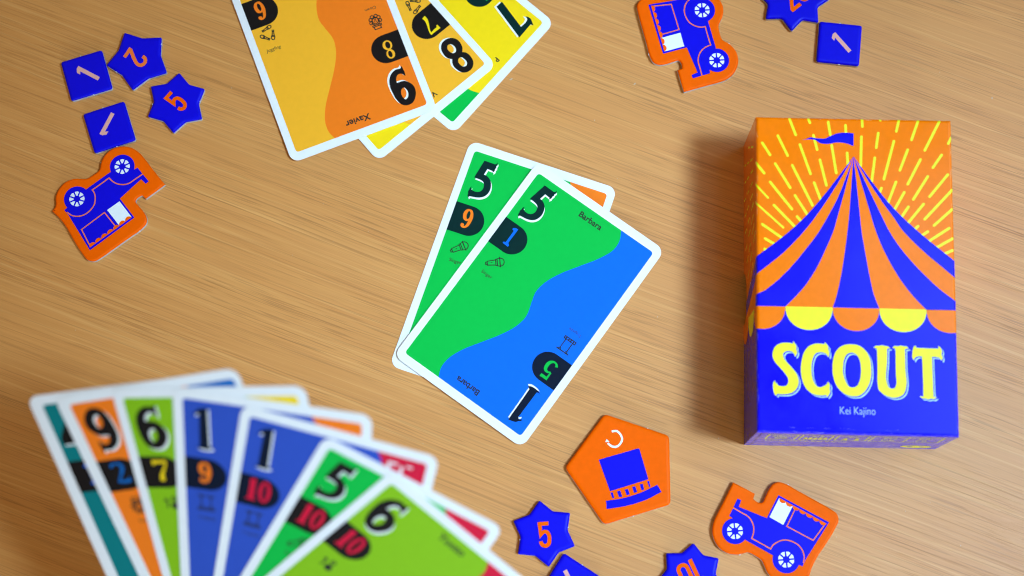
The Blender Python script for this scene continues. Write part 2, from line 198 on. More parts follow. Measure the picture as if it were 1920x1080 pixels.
_font = None
def lettering(name, text, x, y, width, z, m, parent, rot=0.0, height=None, fmap=None, bold=0.0, shear=0.0):
    """printed words: the built-in font turned into a flat mesh of its own; (x, y) is the centre of the base line"""
    cu = bpy.data.curves.new('lettering_outline', 'FONT'); cu.body = text; cu.size = 1; cu.offset = bold; cu.shear = shear; cu.resolution_u = 3
    t = bpy.data.objects.new('lettering_outline', cu); C.objects.link(t)
    bpy.context.view_layer.update()
    dg = bpy.context.evaluated_depsgraph_get()
    me = bpy.data.meshes.new_from_object(t.evaluated_get(dg))
    bpy.data.objects.remove(t); bpy.data.curves.remove(cu)
    xs = [v.co.x for v in me.vertices]; ys = [v.co.y for v in me.vertices]
    x0, x1 = min(xs), max(xs); sx = width / (x1 - x0); sy = height / .72 if height else sx
    c, s = math.cos(rot), math.sin(rot); V = []
    for v in me.vertices:
        a, b = (v.co.x - (x0 + x1) / 2) * sx, v.co.y * sy
        px, py = x + a * c - b * s, y + a * s + b * c
        V.append(fmap(px, py, z) if fmap else (px, py, z))
    F = [tuple(p_.vertices) for p_ in me.polygons]
    bpy.data.meshes.remove(me)
    F2 = []
    for f in F:
        a, b, c_ = V[f[0]], V[f[1]], V[f[2]]
        F2.append(f if fmap or (b[0] - a[0]) * (c_[1] - a[1]) - (b[1] - a[1]) * (c_[0] - a[0]) >= 0 else f[::-1])
    return obj(name, V, F2, m, parent)

# ---------------------------------------------------------------- materials
def nd(nt, t, **kw):
    n = nt.nodes.new(t)
    for k, v in kw.items():
        if k in n.inputs: n.inputs[k].default_value = v
        else: setattr(n, k, v)
    return n

def new_mat(name):
    m = bpy.data.materials.new(name); m.use_nodes = True
    nt = m.node_tree; b = nt.nodes['Principled BSDF']
    return m, nt, b

_ink = {}
def ink(name, col, rough=.42, spec=.5, var=.05, weave=0.0, coat=0.0, smudge=0.0):
    """printed paper or card: slight mottling of the ink, fine paper tooth or linen weave in the relief"""
    key = (name, tuple(col))
    if key in _ink: return _ink[key]
    m, nt, b = new_mat(name); L = nt.links.new
    tc = nd(nt, 'ShaderNodeTexCoord')
    no = nd(nt, 'ShaderNodeTexNoise', Scale=420.0, Detail=3.0); L(tc.outputs['Object'], no.inputs['Vector'])
    mr = nd(nt, 'ShaderNodeMapRange'); mr.inputs[1].default_value = .3; mr.inputs[2].default_value = .7
    mr.inputs[3].default_value = 1 - var; mr.inputs[4].default_value = 1 + var
    L(no.outputs['Fac'], mr.inputs[0])
    mx = nd(nt, 'ShaderNodeVectorMath', operation='SCALE'); mx.inputs[0].default_value = col[:3]
    L(mr.outputs[0], mx.inputs['Scale']); L(mx.outputs['Vector'], b.inputs['Base Color'])
    b.inputs['Roughness'].default_value = rough; b.inputs['Specular IOR Level'].default_value = spec
    if coat: b.inputs['Coat Weight'].default_value = coat; b.inputs['Coat Roughness'].default_value = .18
    if smudge:
        n3 = nd(nt, 'ShaderNodeTexNoise', Scale=70.0, Detail=5.0, Roughness=.65); L(tc.outputs['Object'], n3.inputs['Vector'])
        m3 = nd(nt, 'ShaderNodeMapRange'); m3.inputs[1].default_value = .3; m3.inputs[2].default_value = .7
        m3.inputs[3].default_value = rough - smudge; m3.inputs[4].default_value = rough + smudge
        L(n3.outputs['Fac'], m3.inputs[0]); L(m3.outputs[0], b.inputs['Roughness'])
    bp = nd(nt, 'ShaderNodeBump'); bp.inputs['Distance'].default_value = .00004; bp.inputs['Strength'].default_value = .30
    if weave:
        w1 = nd(nt, 'ShaderNodeTexWave', wave_type='BANDS', bands_direction='X', Scale=weave, Distortion=1.0); w2 = nd(nt, 'ShaderNodeTexWave', wave_type='BANDS', bands_direction='Y', Scale=weave, Distortion=1.0)
        L(tc.outputs['Object'], w1.inputs['Vector']); L(tc.outputs['Object'], w2.inputs['Vector'])
        ad = nd(nt, 'ShaderNodeMath', operation='ADD'); L(w1.outputs['Fac'], ad.inputs[0]); L(w2.outputs['Fac'], ad.inputs[1]); L(ad.outputs[0], bp.inputs['Height'])
    else:
        n2 = nd(nt, 'ShaderNodeTexNoise', Scale=900.0, Detail=4.0); L(tc.outputs['Object'], n2.inputs['Vector']); L(n2.outputs['Fac'], bp.inputs['Height'])
    L(bp.outputs['Normal'], b.inputs['Normal'])
    _ink[key] = m
    return m

def wood():
    m, nt, b = new_mat('oak_veneer'); L = nt.links.new
    tc = nd(nt, 'ShaderNodeTexCoord')
    mp = nd(nt, 'ShaderNodeMapping'); mp.inputs['Rotation'].default_value = (0, 0, GRAIN); L(tc.outputs['Object'], mp.inputs['Vector'])
    # the grain wanders a little sideways
    wn = nd(nt, 'ShaderNodeTexNoise', Scale=1.0, Detail=2.0)
    ws = nd(nt, 'ShaderNodeVectorMath', operation='MULTIPLY'); ws.inputs[1].default_value = (3.2, 10, 1); L(mp.outputs[0], ws.inputs[0]); L(ws.outputs[0], wn.inputs['Vector'])
    wc = nd(nt, 'ShaderNodeMath', operation='SUBTRACT'); L(wn.outputs['Fac'], wc.inputs[0]); wc.inputs[1].default_value = .5
    wm = nd(nt, 'ShaderNodeMath', operation='MULTIPLY'); L(wc.outputs[0], wm.inputs[0]); wm.inputs[1].default_value = .008
    cx = nd(nt, 'ShaderNodeCombineXYZ'); L(wm.outputs[0], cx.inputs['Y'])
    av = nd(nt, 'ShaderNodeVectorMath', operation='ADD'); L(mp.outputs[0], av.inputs[0]); L(cx.outputs[0], av.inputs[1])
    def grain(sx, sy, detail=3.0, rough=.55, off=0.0, lo=.3, hi=.7):
        s = nd(nt, 'ShaderNodeVectorMath', operation='MULTIPLY_ADD'); s.inputs[1].default_value = (sx, sy, 1); s.inputs[2].default_value = (off, off * 1.7, off)
        L(av.outputs[0], s.inputs[0])
        n = nd(nt, 'ShaderNodeTexNoise', Scale=1.0, Detail=detail, Roughness=rough); L(s.outputs[0], n.inputs['Vector'])
        r = nd(nt, 'ShaderNodeMapRange'); r.inputs[1].default_value = lo; r.inputs[2].default_value = hi; L(n.outputs['Fac'], r.inputs[0])
        return r.outputs[0]
    def mix(fac, a, bcol, f=1.0):
        x = nd(nt, 'ShaderNodeMix', data_type='RGBA'); 
        k = nd(nt, 'ShaderNodeMath', operation='MULTIPLY'); L(fac, k.inputs[0]); k.inputs[1].default_value = f
        L(k.outputs[0], x.inputs[0])
        if isinstance(a, tuple): x.inputs[6].default_value = a + (1,)
        else: L(a, x.inputs[6])
        x.inputs[7].default_value = bcol + (1,)
        return x.outputs[2]
    broad = grain(4, 60, 2, .5, 3.1)
    hue = grain(6, 150, 2, .5, 71.3)
    band = grain(8, 420, 4, .7, 11.7, .32, .68)
    streak = grain(20, 1400, 3, .65, 15.9, .34, .66)
    fibre = grain(90, 3200, 2, .6, 5.3)
    pale = grain(10, 760, 2, .55, 23.9, .55, .70)
    pores = grain(48, 2300, 1, .4, 41.2, .55, .64)
    pores2 = grain(13, 2100, 2, .5, 87.4, .60, .68)
    clump = grain(8, 90, 2, .5, 61.0, .36, .62)
    pm = nd(nt, 'ShaderNodeMath', operation='MULTIPLY'); L(pores, pm.inputs[0]); L(clump, pm.inputs[1])
    c = mix(broad, WOOD[0], WOOD[1], .70)
    c = mix(hue, c, WOOD[3], .35)
    c = mix(band, c, WOOD[2], .32)
    c = mix(streak, c, WOOD[2], .33)
    c = mix(pale, c, WOOD[4], .36)
    c = mix(fibre, c, WOOD[1], .35)
    c = mix(pm.outputs[0], c, WOOD[5], .40)
    c = mix(pores2, c, WOOD[5], .32)
    L(c, b.inputs['Base Color'])
    rr = nd(nt, 'ShaderNodeMapRange'); L(fibre, rr.inputs[0]); rr.inputs[3].default_value = .40; rr.inputs[4].default_value = .52; L(rr.outputs[0], b.inputs['Roughness'])
    b.inputs['Specular IOR Level'].default_value = .5; b.inputs['Coat Weight'].default_value = .5; b.inputs['Coat Roughness'].default_value = .36   # satin varnish
    hs = nd(nt, 'ShaderNodeMath', operation='ADD'); L(pm.outputs[0], hs.inputs[0]); L(pores2, hs.inputs[1])
    bp = nd(nt, 'ShaderNodeBump', invert=True); bp.inputs['Strength'].default_value = .35; bp.inputs['Distance'].default_value = .00012
    L(hs.outputs[0], bp.inputs['Height']); L(bp.outputs['Normal'], b.inputs['Normal'])
    return m

WHITE = ink('card_stock', (.86, .89, .90), .45, .12, .015, weave=1150)
PAL = {k: ink('ink_' + n, c, .42, .12, .018, weave=1150) for k, (n, c) in {
    '1': ('azure', (.001, .145, .86)), '1i': ('shaded_azure', (.028, .085, .50)), '2': ('sea_blue', (.0, .14, .50)), '4': ('teal', (.0, .20, .21)),  # the held fan's dimmer light is put into a darker copy of azure
    '5': ('green', (.0, .50, .060)), '6': ('lime', (.25, .53, .010)), '7': ('yellow', (.98, .70, .008)), '8': ('amber', (.99, .475, .026)),
    '9': ('orange', (.98, .215, .012)), '10': ('red', (.70, .008, .045))}.items()}
DARK = {'g': ink('overprint_green_black', (.0, .022, .02), .42, .10, .1, weave=1150), 'b': ink('overprint_blue_black', (.002, .008, .024), .42, .10, .1, weave=1150),
        'k': ink('overprint_black', (.010, .008, .008), .42, .10, .1, weave=1150)}
OUT = ink('paper_white_print', (.86, .90, .90), .45, .12, .02)
LINE = ink('line_ink', (.012, .018, .012), .5, .3, .1)
FAINT = ink('faint_lettering_ink', (.03, .04, .02), .5, .3, .1)
T_BLUE = ink('token_blue', (.001, .001, .66), .42, .14, .03); T_ORANGE = ink('token_orange', (.96, .125, .0), .42, .06, .03)
T_PINK = ink('token_pink', (.80, .42, .36), .45, .12, .03); T_LIGHT = ink('token_soft_orange', (.93, .20, .035), .45, .12, .03); T_WHITE = ink('token_white', (.84, .92, .95), .45, .12, .02)
CORE = ink('grey_board', (.52, .54, .55), .8, .2, .12)
NICK = ink('torn_board', (.62, .64, .64), .8, .2, .1)
X_ORANGE = ink('carton_orange', (.98, .205, .0005), .19, .34, .03, smudge=.06); X_BLUE = ink('carton_blue', (.001, .001, .80), .19, .34, .03, smudge=.06)
X_YELLOW = ink('carton_yellow', (.90, .86, .004), .34, .5, .03); X_PALE = ink('carton_pale_green', (.50, .80, .42), .34, .5, .03); X_TEXT = ink('carton_pale_blue', (.45, .62, .85), .4, .5, .03)
X_KRAFT = ink('inner_tray_board', (.10, .045, .012), .8, .2, .1); X_SCUFF = ink('worn_print', (.25, .25, .75), .6, .3, .2); X_OCHRE = ink('carton_lime_yellow', (.88, .92, .02), .4, .4, .05)

# ---------------------------------------------------------------- the table
TW, TD, TT = 1500, 1000, 26
tl = rounded(rect(-TW / 2, -TD / 2, TW / 2, TD / 2), 12, 6)
tb = rings('table_top', tl, [(2, -TT), (0, -TT + 2), (0, -2), (.6, -.6), (2, 0), (2.05, 0)], wood(), None, True, True)
tb.location = (0.02, .14, 0); tag(tb, kind='structure')

# ---------------------------------------------------------------- glyphs
def gl(key): return [clean(curve(l, 4)) for l in DATA[key]]
BIG = {'5': [gl('n5')], '1': [gl('n1')], '9': [gl('n9')], '8': [gl('n8')], '7': [gl('n7')]}
def bbox(shapes):
    q = [p_ for s in shapes for p_ in s[0]]; xs = [a for a, b in q]; ys = [b for a, b in q]
    return min(xs), min(ys), max(xs), max(ys)
b9 = bbox(BIG['9']); m9 = ((b9[0] + b9[2]) / 2, (b9[1] + b9[3]) / 2)
BIG['6'] = [[[(2 * m9[0] - x, 2 * m9[1] - y) for x, y in l] for l in BIG['9'][0]]]
x0, y0, x1, y1 = b9
BIG['4'] = [[[(x0 + 5.4, y1), (x0 + 7.6, y1), (x0 + 7.6, y0 + 6.2), (x1 + .6, y0 + 6.2), (x1 + .6, y0 + 3.4), (x0 + 7.6, y0 + 3.4), (x0 + 7.6, y0), (x0 + 4.6, y0), (x0 + 4.6, y0 + 3.4), (x0 - .8, y0 + 3.4), (x0 - .8, y0 + 5.6)][::-1]]]
def cp(pts, sub=5): return curve(pts, sub, False)
def wid(path, ws):
    n = len(path); out = []
    for i in range(n):
        t = i / (n - 1) * (len(ws) - 1); k = min(int(t), len(ws) - 2); f = t - k
        out.append(ws[k] * (1 - f) + ws[k + 1] * f)
    return out
def small_shapes():
    """badge numerals, drawn about (0, 0), 1 unit high"""
    S = {}
    def norm(sh):
        a, b, c_, d = bbox(sh); h = d - b; cx_, cy_ = (a + c_) / 2, (b + d) / 2
        return [[[((x - cx_) / h, (y - cy_) / h) for x, y in l] for l in s] for s in sh]
    S['9'] = norm([gl('s9')]); S['1'] = norm([gl('s1')])
    p = cp([(-.28, .30), (-.27, .40), (-.10, .47), (.10, .44), (.17, .28), (.08, .05), (-.10, -.22), (-.24, -.42)]); S['2'] = norm([stroke(p, wid(p, [.10, .13, .08, .12, .16, .14, .08, .07])), stroke([(-.27, -.43), (-.10, -.43), (.12, -.45), (.27, -.42), (.29, -.26)], [.06, .13, .16, .12, .05])])
    p = cp([(.24, .40), (.16, .18), (.02, -.10), (-.04, -.30), (-.03, -.47)]); S['7'] = norm([stroke([(-.27, .26), (-.25, .42), (-.05, .41), (.26, .43)], [.06, .14, .14, .10]), stroke(p, wid(p, [.06, .08, .12, .17, .19]))])
    p = cp([(-.13, .06), (0, .13), (.14, .10), (.22, -.10), (.18, -.32), (.02, -.45), (-.14, -.42), (-.21, -.30)]); S['5'] = norm([stroke(p, wid(p, [.06, .10, .15, .18, .16, .09, .09, .15])), stroke([(-.145, .08), (-.145, .46)], .09), stroke([(-.19, .42), (.16, .42), (.20, .50)], [.15, .14, .05])])
    e = circle(0, .245, .17, .20, 22); f = circle(0, -.235, .20, .225, 24)
    S['8'] = norm([[circle(0, .245, .21, .245, 22), circle(.02, .245, .10, .17, 20)], [circle(0, -.235, .235, .255, 24), circle(-.02, -.235, .12, .185, 20)]])
    S['10'] = norm([[[(-.42, .36), (-.30, .5), (-.15, .5), (-.15, -.42), (-.08, -.42), (-.08, -.5), (-.44, -.5), (-.44, -.42), (-.36, -.42), (-.36, .36)][::-1]], [circle(.22, 0, .235, .5, 26), circle(.22, 0, .085, .40, 22)]])
    return S
SMALL = small_shapes()

def clubs(x, y):
    out = []
    for ang, dx, dy in ((math.radians(48.6), -1.4, -.75), (math.radians(162.6), 1.8, -.8), (math.radians(-75.5), .35, 2.36)):
        loop = [(-.35, -2.1), (.35, -2.1), (.28, -1.2), (.42, 0), (.72, .9), (.55, 1.9), (0, 2.2), (-.55, 1.9), (-.72, .9), (-.42, 0), (-.28, -1.2)]
        out.append(stroke(xf(loop, x + dx, y + dy, ang, .88), .36, True))
        for q in ([(-.6, .7), (.6, .7)], [(-.45, .2), (.45, .2)], [(-.3, -1.5), (.3, -1.5)]): out.append(stroke(xf(q, x + dx, y + dy, ang, .88), .34))
    return out
def microphone(x, y):
    r = math.radians(41); o = []
    T_ = lambda l: xf(l, x, y, r)
    o.append(stroke(T_([(-2.9, -.75), (.2, -.95), (.2, .95), (-2.9, .75)]), .32, True))
    o.append(stroke(T_([(-3.5, -.42), (-2.9, -.5), (-2.9, .5), (-3.5, .42)]), .32, True))
    o.append(stroke(T_([(.2, -1.1), (1.7, -1.55), (1.7, 1.55), (.2, 1.1)]), .32, True)); o.append(stroke(T_([(.75, -1.35), (.75, 1.35)]), .32))
    o.append(stroke(T_([(1.75, -1.95), (1.75, 1.95)]), .34)); o.append(stroke(T_(circle(1.75, 0, 1.5, 1.5, 12, -math.pi / 2, math.pi / 2)), .34))
    o.append(stroke(T_([(-1.6, .05), (-1.0, .05)]), .3))
    return o
def trapeze(x, y):
    o = [stroke([(x - 2.6, y + 2.6), (x + 2.6, y + 2.6)], .38)]
    for s in (-1.45, 1.45):
        o.append(stroke([(x + s, y + 2.2), (x + s, y - 1.9)], .34)); o.append(stroke(circle(x + s, y + 2.35, .38, .38, 10), .32, True))
    o.append(stroke(rect(x - 2.3, y - 2.7, x + 2.3, y - 1.8), .36, True))
    for s in (-1.5, -.5, .5, 1.5): o.append([circle(x + s, y - 2.25, .28, .28, 8)])
    return o
def clown(x, y):
    o = [stroke(circle(x, y - .3, 1.15, 1.3, 16), .36, True), stroke(circle(x, y - .2, 1.6, 1.7, 14, .15, math.pi - .15), .34), [circle(x, y - .55, .32, .32, 10)]]
    o.append(stroke([(x - .6, y - 1.05), (x, y - 1.3), (x + .6, y - 1.05)], .3)); o.append(stroke([(x - .55, y + .15), (x - .2, y + .15)], .36)); o.append(stroke([(x + .2, y + .15), (x + .55, y + .15)], .36))
    for a, b in ((-1.75, .2), (1.75, .2), (-1.6, -1.1), (1.6, -1.1), (-.75, -2.0), (.75, -2.0)): o.append(stroke(circle(x + a, y + b, .62, .6, 10), .34, True))
    o.append(stroke(xf(rect(-1.7, 0, 1.7, .5), x, y + 1.5, 0), .34, True)); o.append(stroke(xf(rect(-1.25, .5, 1.25, 1.6), x, y + 1.55, 0), .34, True))
    return o
def ball_seal(x, y):
    o = [[circle(x + .9, y - 1.2, 1.25, 1.25, 16)], stroke(circle(x + .9, y + 1.3, .7, .7, 12), .45, True), stroke([(x - 1.8, y + 1.6), (x - 1.2, y - .4), (x - 1.6, y - 2.0)], .5), stroke([(x - 2.3, y + .6), (x - .9, y + .9)], .4)]
    return o
ICON = {'1': (trapeze, 'trapeze_icon', (-19.8, 4.9)), '5': (microphone, 'microphone_icon', (-18.9, 4.8)), '8': (clubs, 'juggling_clubs_icon', (-20.4, 6.0)), '9': (clown, 'clown_icon', (-19.0, 3.6)), '6': (ball_seal, 'ball_icon', (-19.2, 4.4))}
ROLE = {'1': ('Trapeze', 5.3, -.2, 0), '5': ('Singer', 4.5, -.1, 0), '8': ('Juggling', 5.8, .4, 0), '9': ('Clown', 4.3, -1.2, 0)}

# ---------------------------------------------------------------- playing cards
W, LN, TH = 57.0, 88.8, .30
FX, FY = 25.7, 41.2
def wave_line():
    pts = [(x, y) for x, y in DATA['wave']]; pts[0] = (pts[0][0], FY); pts[-1] = (pts[-1][0], -FY)
    return cp(pts, 3)
WV = wave_line()
CARD = clean(rounded(rect(-W / 2, -LN / 2, W / 2, LN / 2), 3.4, 7))
B9 = bbox([gl('s9')]); BC = ((B9[0] + B9[2]) / 2, (B9[1] + B9[3]) / 2); BH = B9[3] - B9[1]
BADGE = [(-FX, 20.95), (-FX, 9.7)] + [(x, y) for x, y in circle(-19.0, 15.32, 5.62, 5.62, 18, -math.pi / 2, math.pi / 2)]

def half(card, n, other, sign, z, dk, name=None, icon=True, namepos=None, role=True, dx=0.0, colour=None, outline_col=None):
    f = (lambda x, y, zz: (x * sign, y * sign, zz)) if sign < 0 else None
    num = fill('number', BIG[n], z + .075, DARK[dk], card, f)
    ofs = [[[(x + .55, y - .62) for x, y in l] for l in s] for s in BIG[n]]
    fill('number_outline', ofs, z + .05, OUT, num, f)
    bd = fill('badge', [[BADGE]], z + .05, DARK[dk], card, f)
    sc = BH * (1.0 if other != '10' else 1.05)
    fill('badge_numeral', [[xf(l, BC[0] + (.3 if other == '10' else 0), BC[1], 0, sc) for l in s] for s in SMALL[other]], z + .08, PAL[colour or other], bd, f)
    if icon and n in ICON:
        fn, nm, (ix, iy) = ICON[n]; fill(nm, fn(ix, iy), z + .05, LINE, card, f)
    if role and n in ROLE:
        t, w_, ry, _ = ROLE[n]; lettering('role_lettering', t, ICON[n][2][0] + .1, ry - 1.0, w_, z + .05, FAINT, card, 0, fmap=f, bold=0.0, shear=.15 if n in '8' else 0)
    if name:
        x_, y_, w_ = namepos or (.3, 36.6, 9.6)
        lettering('name_lettering', name, x_, y_, w_, z + .05, outline_col or LINE, card, 0, fmap=f, bold=.022)

def playing_card(n1, n2, label, group, place, c1=None, c2=None, dk1='k', dk2='k', name1=None, name2=None, upper=True, lower=True, b1=None, b2=None, np1=None, np2=None, ocol=None, dx=0.0):
    t = empty('playing_card', (0, 0, 0)); tag(t, label, 'playing card', group); place(t)
    rings('card_body', CARD, [(.03, 0), (0, .03), (0, TH - .03), (.03, TH), (.06, TH)], WHITE, t, True, True, False)
    z = TH + .025
    # split the printed field along the wave
    r = 1.1; seg = 4
    def arc(cx_, cy_, a): return [(cx_ + r * math.cos(a + k / seg * math.pi / 2), cy_ + r * math.sin(a + k / seg * math.pi / 2)) for k in range(seg + 1)]
    L_ = WV + arc(-FX + r, -FY + r, math.pi)[::-1] + arc(-FX + r, FY - r, math.pi / 2)[::-1]
    R_ = WV[::-1] + arc(FX - r, FY - r, 0)[::-1] + arc(FX - r, -FY + r, -math.pi / 2)[::-1]
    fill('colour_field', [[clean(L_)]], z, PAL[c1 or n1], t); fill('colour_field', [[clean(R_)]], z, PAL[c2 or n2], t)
    if upper: half(t, n1, n2, 1, z, dk1, name1, colour=b1, namepos=np1, outline_col=ocol)
    if lower: half(t, n2, n1, -1, z, dk2, name2, colour=b2, namepos=np2)
    if dx:                                  # this one was printed a little off centre
        for ch in t.children_recursive:
            if not ch.name.startswith('card_body'): ch.data.transform(Matrix.Translation((dx * MM, 0, 0)))
    return t

def bow(t, k):
    """the card is slightly sprung: its two short ends stand k millimetres off the surface"""
    for ch in t.children_recursive:
        bm = bmesh.new(); bm.from_mesh(ch.data)
        for y in range(-40, 41, 8):
            bmesh.ops.bisect_plane(bm, geom=bm.verts[:] + bm.edges[:] + bm.faces[:], plane_co=(0, y * MM, 0), plane_no=(0, 1, 0))
        for v in bm.verts: v.co.z += k * MM * (v.co.y / (LN / 2 * MM)) ** 2
        bm.to_mesh(ch.data); bm.free()
def flat(key, z): 
    x, y, a = DATA['pose'][key]
    def f(o): o.location = (x * MM, y * MM, z * MM); o.rotation_euler = (0, 0, a)
    return f
GT = 'cards of the fanned set played at the top of the table'; GM = 'pair of cards played in the middle'; GH = 'hand of cards fanned out above the table'
playing_card('5', '7', 'yellow card with black 7, lowest of the three cards at the top edge', GT, flat('E', 0.02), dk1='g', dk2='g', upper=False, name2='P', np2=(*NAME_P, 1.3))
playing_card('7', '8', 'amber card with black 8, between the orange card and the yellow card', GT, flat('D', .36), upper=False, name2='V', np2=(*NAME_V, 1.9))
bow(playing_card('8', '9', 'amber and orange card with black 9, topmost of the cards at the top edge', GT, flat('C', .70), name2='Xavier'), .9)
playing_card('5', '9', 'green card with orange 9 badge, partly covered by the green and blue card', GM, flat('B', .02), dk1='g', lower=False)
bow(playing_card('5', '1', 'green and blue card lying on top of the other green card', GM, flat('A', .36), dk1='g', dk2='b', name1='Barbara', name2='Barbara'), .7)
a_, b_, h_ = DATA['fan'][0]
FM = Matrix.Rotation(b_, 4, 'Y') @ Matrix.Rotation(a_, 4, 'X')
FAN = [('4', '1', 'teal card at the far left end of the held fan, mostly hidden', {'c1': '4', 'dx': .9}),
       ('9', '2', 'orange card with black 9 and blue 2 badge in the held fan', {'dx': .9}),
       ('6', '7', 'lime green card with a yellow 7 badge in the held fan', {}),
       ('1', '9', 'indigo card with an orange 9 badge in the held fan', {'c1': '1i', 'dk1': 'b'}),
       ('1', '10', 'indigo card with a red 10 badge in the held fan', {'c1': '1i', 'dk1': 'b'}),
       ('5', '10', 'green card with black 5 and a red 10 badge in the held fan', {}),
       ('6', '10', 'lime green card with a red 10 badge, frontmost of the held fan', {'name1': 'Yuuto'})]
for i, (n1, n2, lab, kw) in enumerate(FAN):
    x, y, t_ = DATA['fan'][1 + i]
    def place(o, x=x, y=y, t_=t_, i=i):
        o.matrix_world = Matrix.Translation(Vector((-100, 60, h_)) * MM) @ FM @ Matrix.Translation(Vector((x, y, .36 * i)) * MM) @ Matrix.Rotation(t_, 4, 'Z')
    playing_card(n1, n2, lab, GH, place, lower=False, **kw)

red = [o for o in bpy.data.objects if o.get('label', '').startswith('indigo card with a red 10')][0]
fill('corner_print', [stroke([(15.2, 35.4), (15.2, 38.4), (17.6, 38.4)], .8), stroke([(18.9, 35.4), (18.9, 38.0)], .8), stroke([(20.3, 38.4), (21.8, 38.4)], .7)], TH + .075, OUT, red)

# ---------------------------------------------------------------- punched cardboard tokens
TZ = 2.35
PROF = [(0, 1.45), (.03, 1.66), (.13, 1.90), (.32, 2.10), (.62, 2.25), (1.0, 2.33), (1.4, TZ), (1.46, TZ)]
def ring_stack(name, ring_loops, zs, m, parent, top=True, bottom=False, smooth=True):
    n = len(ring_loops[0]); V, F = [], []
    for l, z in zip(ring_loops, zs): V += [(x, y, z) for x, y in l]
    for k in range(len(zs) - 1):
        for i in range(n):
            j = (i + 1) % n; F.append((k * n + i, k * n + j, (k + 1) * n + j, (k + 1) * n + i))
    if top:
        o = (len(zs) - 1) * n; fl, tr = tess([ring_loops[-1]]); F += [tuple(i + o for i in t_) for t_ in tr]
    return obj(name, V, F, m, parent, smooth)
def corner_loop(pts, rad, d, seg):
    """a cornered outline drawn in by d, its outer corners tightening and its inner corners opening as they do on pressed board"""
    n = len(pts); q = inset(pts, d) if d else pts; rr = []
    for i in range(n):
        a, b_, c_ = Vector(pts[i - 1]), Vector(pts[i]), Vector(pts[(i + 1) % n])
        convex = (b_ - a).cross(c_ - b_) > 0
        rr.append(max(rad[i] - d, .12) if convex else rad[i] + d)
    return rounded(q, rr, seg)
def token(name, cat, label, group, loop, pose, face, nicks=(), corners=None):
    t = empty(name, (pose[0], pose[1], .02), pose[2]); tag(t, label, cat, group)
    if corners: stack = [corner_loop(corners[0], corners[1], d, corners[2]) for d, z in PROF]; loop = stack[0]
    else: loop = clean(loop, .12); stack = [loop if d == 0 else inset(loop, d * .6) for d, z in PROF]
    rings('board_core', loop, [(.06, 0), (0, .08), (0, 1.45)], CORE, t, False, True, False)
    ring_stack('printed_face', stack, [z for d, z in PROF], face, t)
    for k in nicks:
        seg = [(Vector(loop[(i + 1) % len(loop)]) - Vector(loop[i])).length for i in range(len(loop))]; s = k * sum(seg); i = 0
        while s > seg[i] and i < len(seg) - 1: s -= seg[i]; i += 1
        a, b = Vector(loop[i]), Vector(loop[(i + 1) % len(loop)]); p_ = a.lerp(b, s / max(seg[i], 1e-6)); d = (b - a).normalized(); n = Vector((d.y, -d.x)); w_ = .30
        q = [p_ - d * w_ - n * .1, p_ + d * w_ - n * .1, p_ + d * w_ * .6 + n * .26, p_ - d * w_ * .5 + n * .20]
        V = [(v.x, v.y, .7) for v in q] + [(v.x, v.y, 1.75) for v in q]
        obj('punch_nick', V, [(4, 5, 6, 7), (0, 1, 5, 4), (1, 2, 6, 5), (2, 3, 7, 6), (3, 0, 4, 7), (3, 2, 1, 0)], NICK, t)
    return t
PZ = TZ + .03
def star(n, R_, q, rot):
    pts, rad = [], []
    for k in range(n):
        a = rot + 2 * math.pi * k / n; b = a + math.pi / n
        pts += [(R_ * math.cos(a), R_ * math.sin(a)), (R_ * q * math.cos(b), R_ * q * math.sin(b))]; rad += [.55, 1.6]
    return pts, rad, 4
TD1 = [[(-.045, -.5), (.115, -.5), (.115, .5), (-.02, .5), (-.16, .40), (-.16, .25), (-.045, .315)]]
def pen(p, w_=.15): return stroke(p, w_)
D2 = [pen(cp([(-.20, .20), (-.185, .33), (-.08, .42), (.07, .42), (.18, .32), (.18, .17), (.08, -.02), (-.10, -.27), (-.175, -.37), (-.20, -.41)], 4)), pen([(-.255, -.425), (.22, -.425)])]
D5 = pen([(.19, .425), (-.155, .425), (-.135, .03)] + cp([(-.08, .085), (.02, .12), (.115, .085), (.165, -.02), (.17, -.2), (.125, -.36), (.0, -.425), (-.12, -.37), (-.165, -.23)], 4))
D0 = [rounded(rect(-.25, -.5, .25, .5), .24, 6), rounded(rect(-.10, -.35, .10, .35), .10, 5)]
def shift(l, dx): return [[(x + dx, y) for x, y in q] for q in l]
NUM = {'1': [[TD1[0]]], '2': D2, '5': [D5], '10': [shift([TD1[0]], -.30), shift(D0, .12)], '20': [shift(D2[0], -.28), shift(D2[1], -.28), shift(D0, .28)]}
def numeral(t, pose, key, x, y, rot, h, m):
    dx, dy = x - pose[0], y - pose[1]; c, s = math.cos(-pose[2]), math.sin(-pose[2])
    fill('numeral', [[xf(l, dx * c - dy * s, dx * s + dy * c, rot - pose[2], h) for l in s_] for s_ in NUM[key]], PZ, m, t)
SQ = DATA['dims'][2]
def square_token(label, pose, num):
    t = token('square_token', 'token', label, 'square tokens', None, pose, T_BLUE, (.145, .64), (rect(-SQ / 2, -SQ / 2, SQ / 2, SQ / 2), [.9] * 4, 4))
    numeral(t, pose, '1', *num, T_PINK); return t
NU = DATA['num']
square_token('blue square token with pale 1, touching the five pointed star at top left', DATA['pose']['sq1'], NU['sq1'])
square_token('blue square token with pale 1, just above the left truck token', DATA['pose']['sq2'], NU['sq2'])
square_token('blue square token with pale 1, above the orange box', DATA['pose']['sq3'], NU['sq3'])
square_token('blue square token cut off by the bottom edge, below the six pointed star', SQ4, NUM4)
def star_token(label, n, R_, q, pose, key, num, m):
    t = token('star_token', 'token', label, 'star shaped tokens', None, pose, T_BLUE, (.27, .77), star(n, R_, q, 0)); numeral(t, pose, key, *num, m); return t
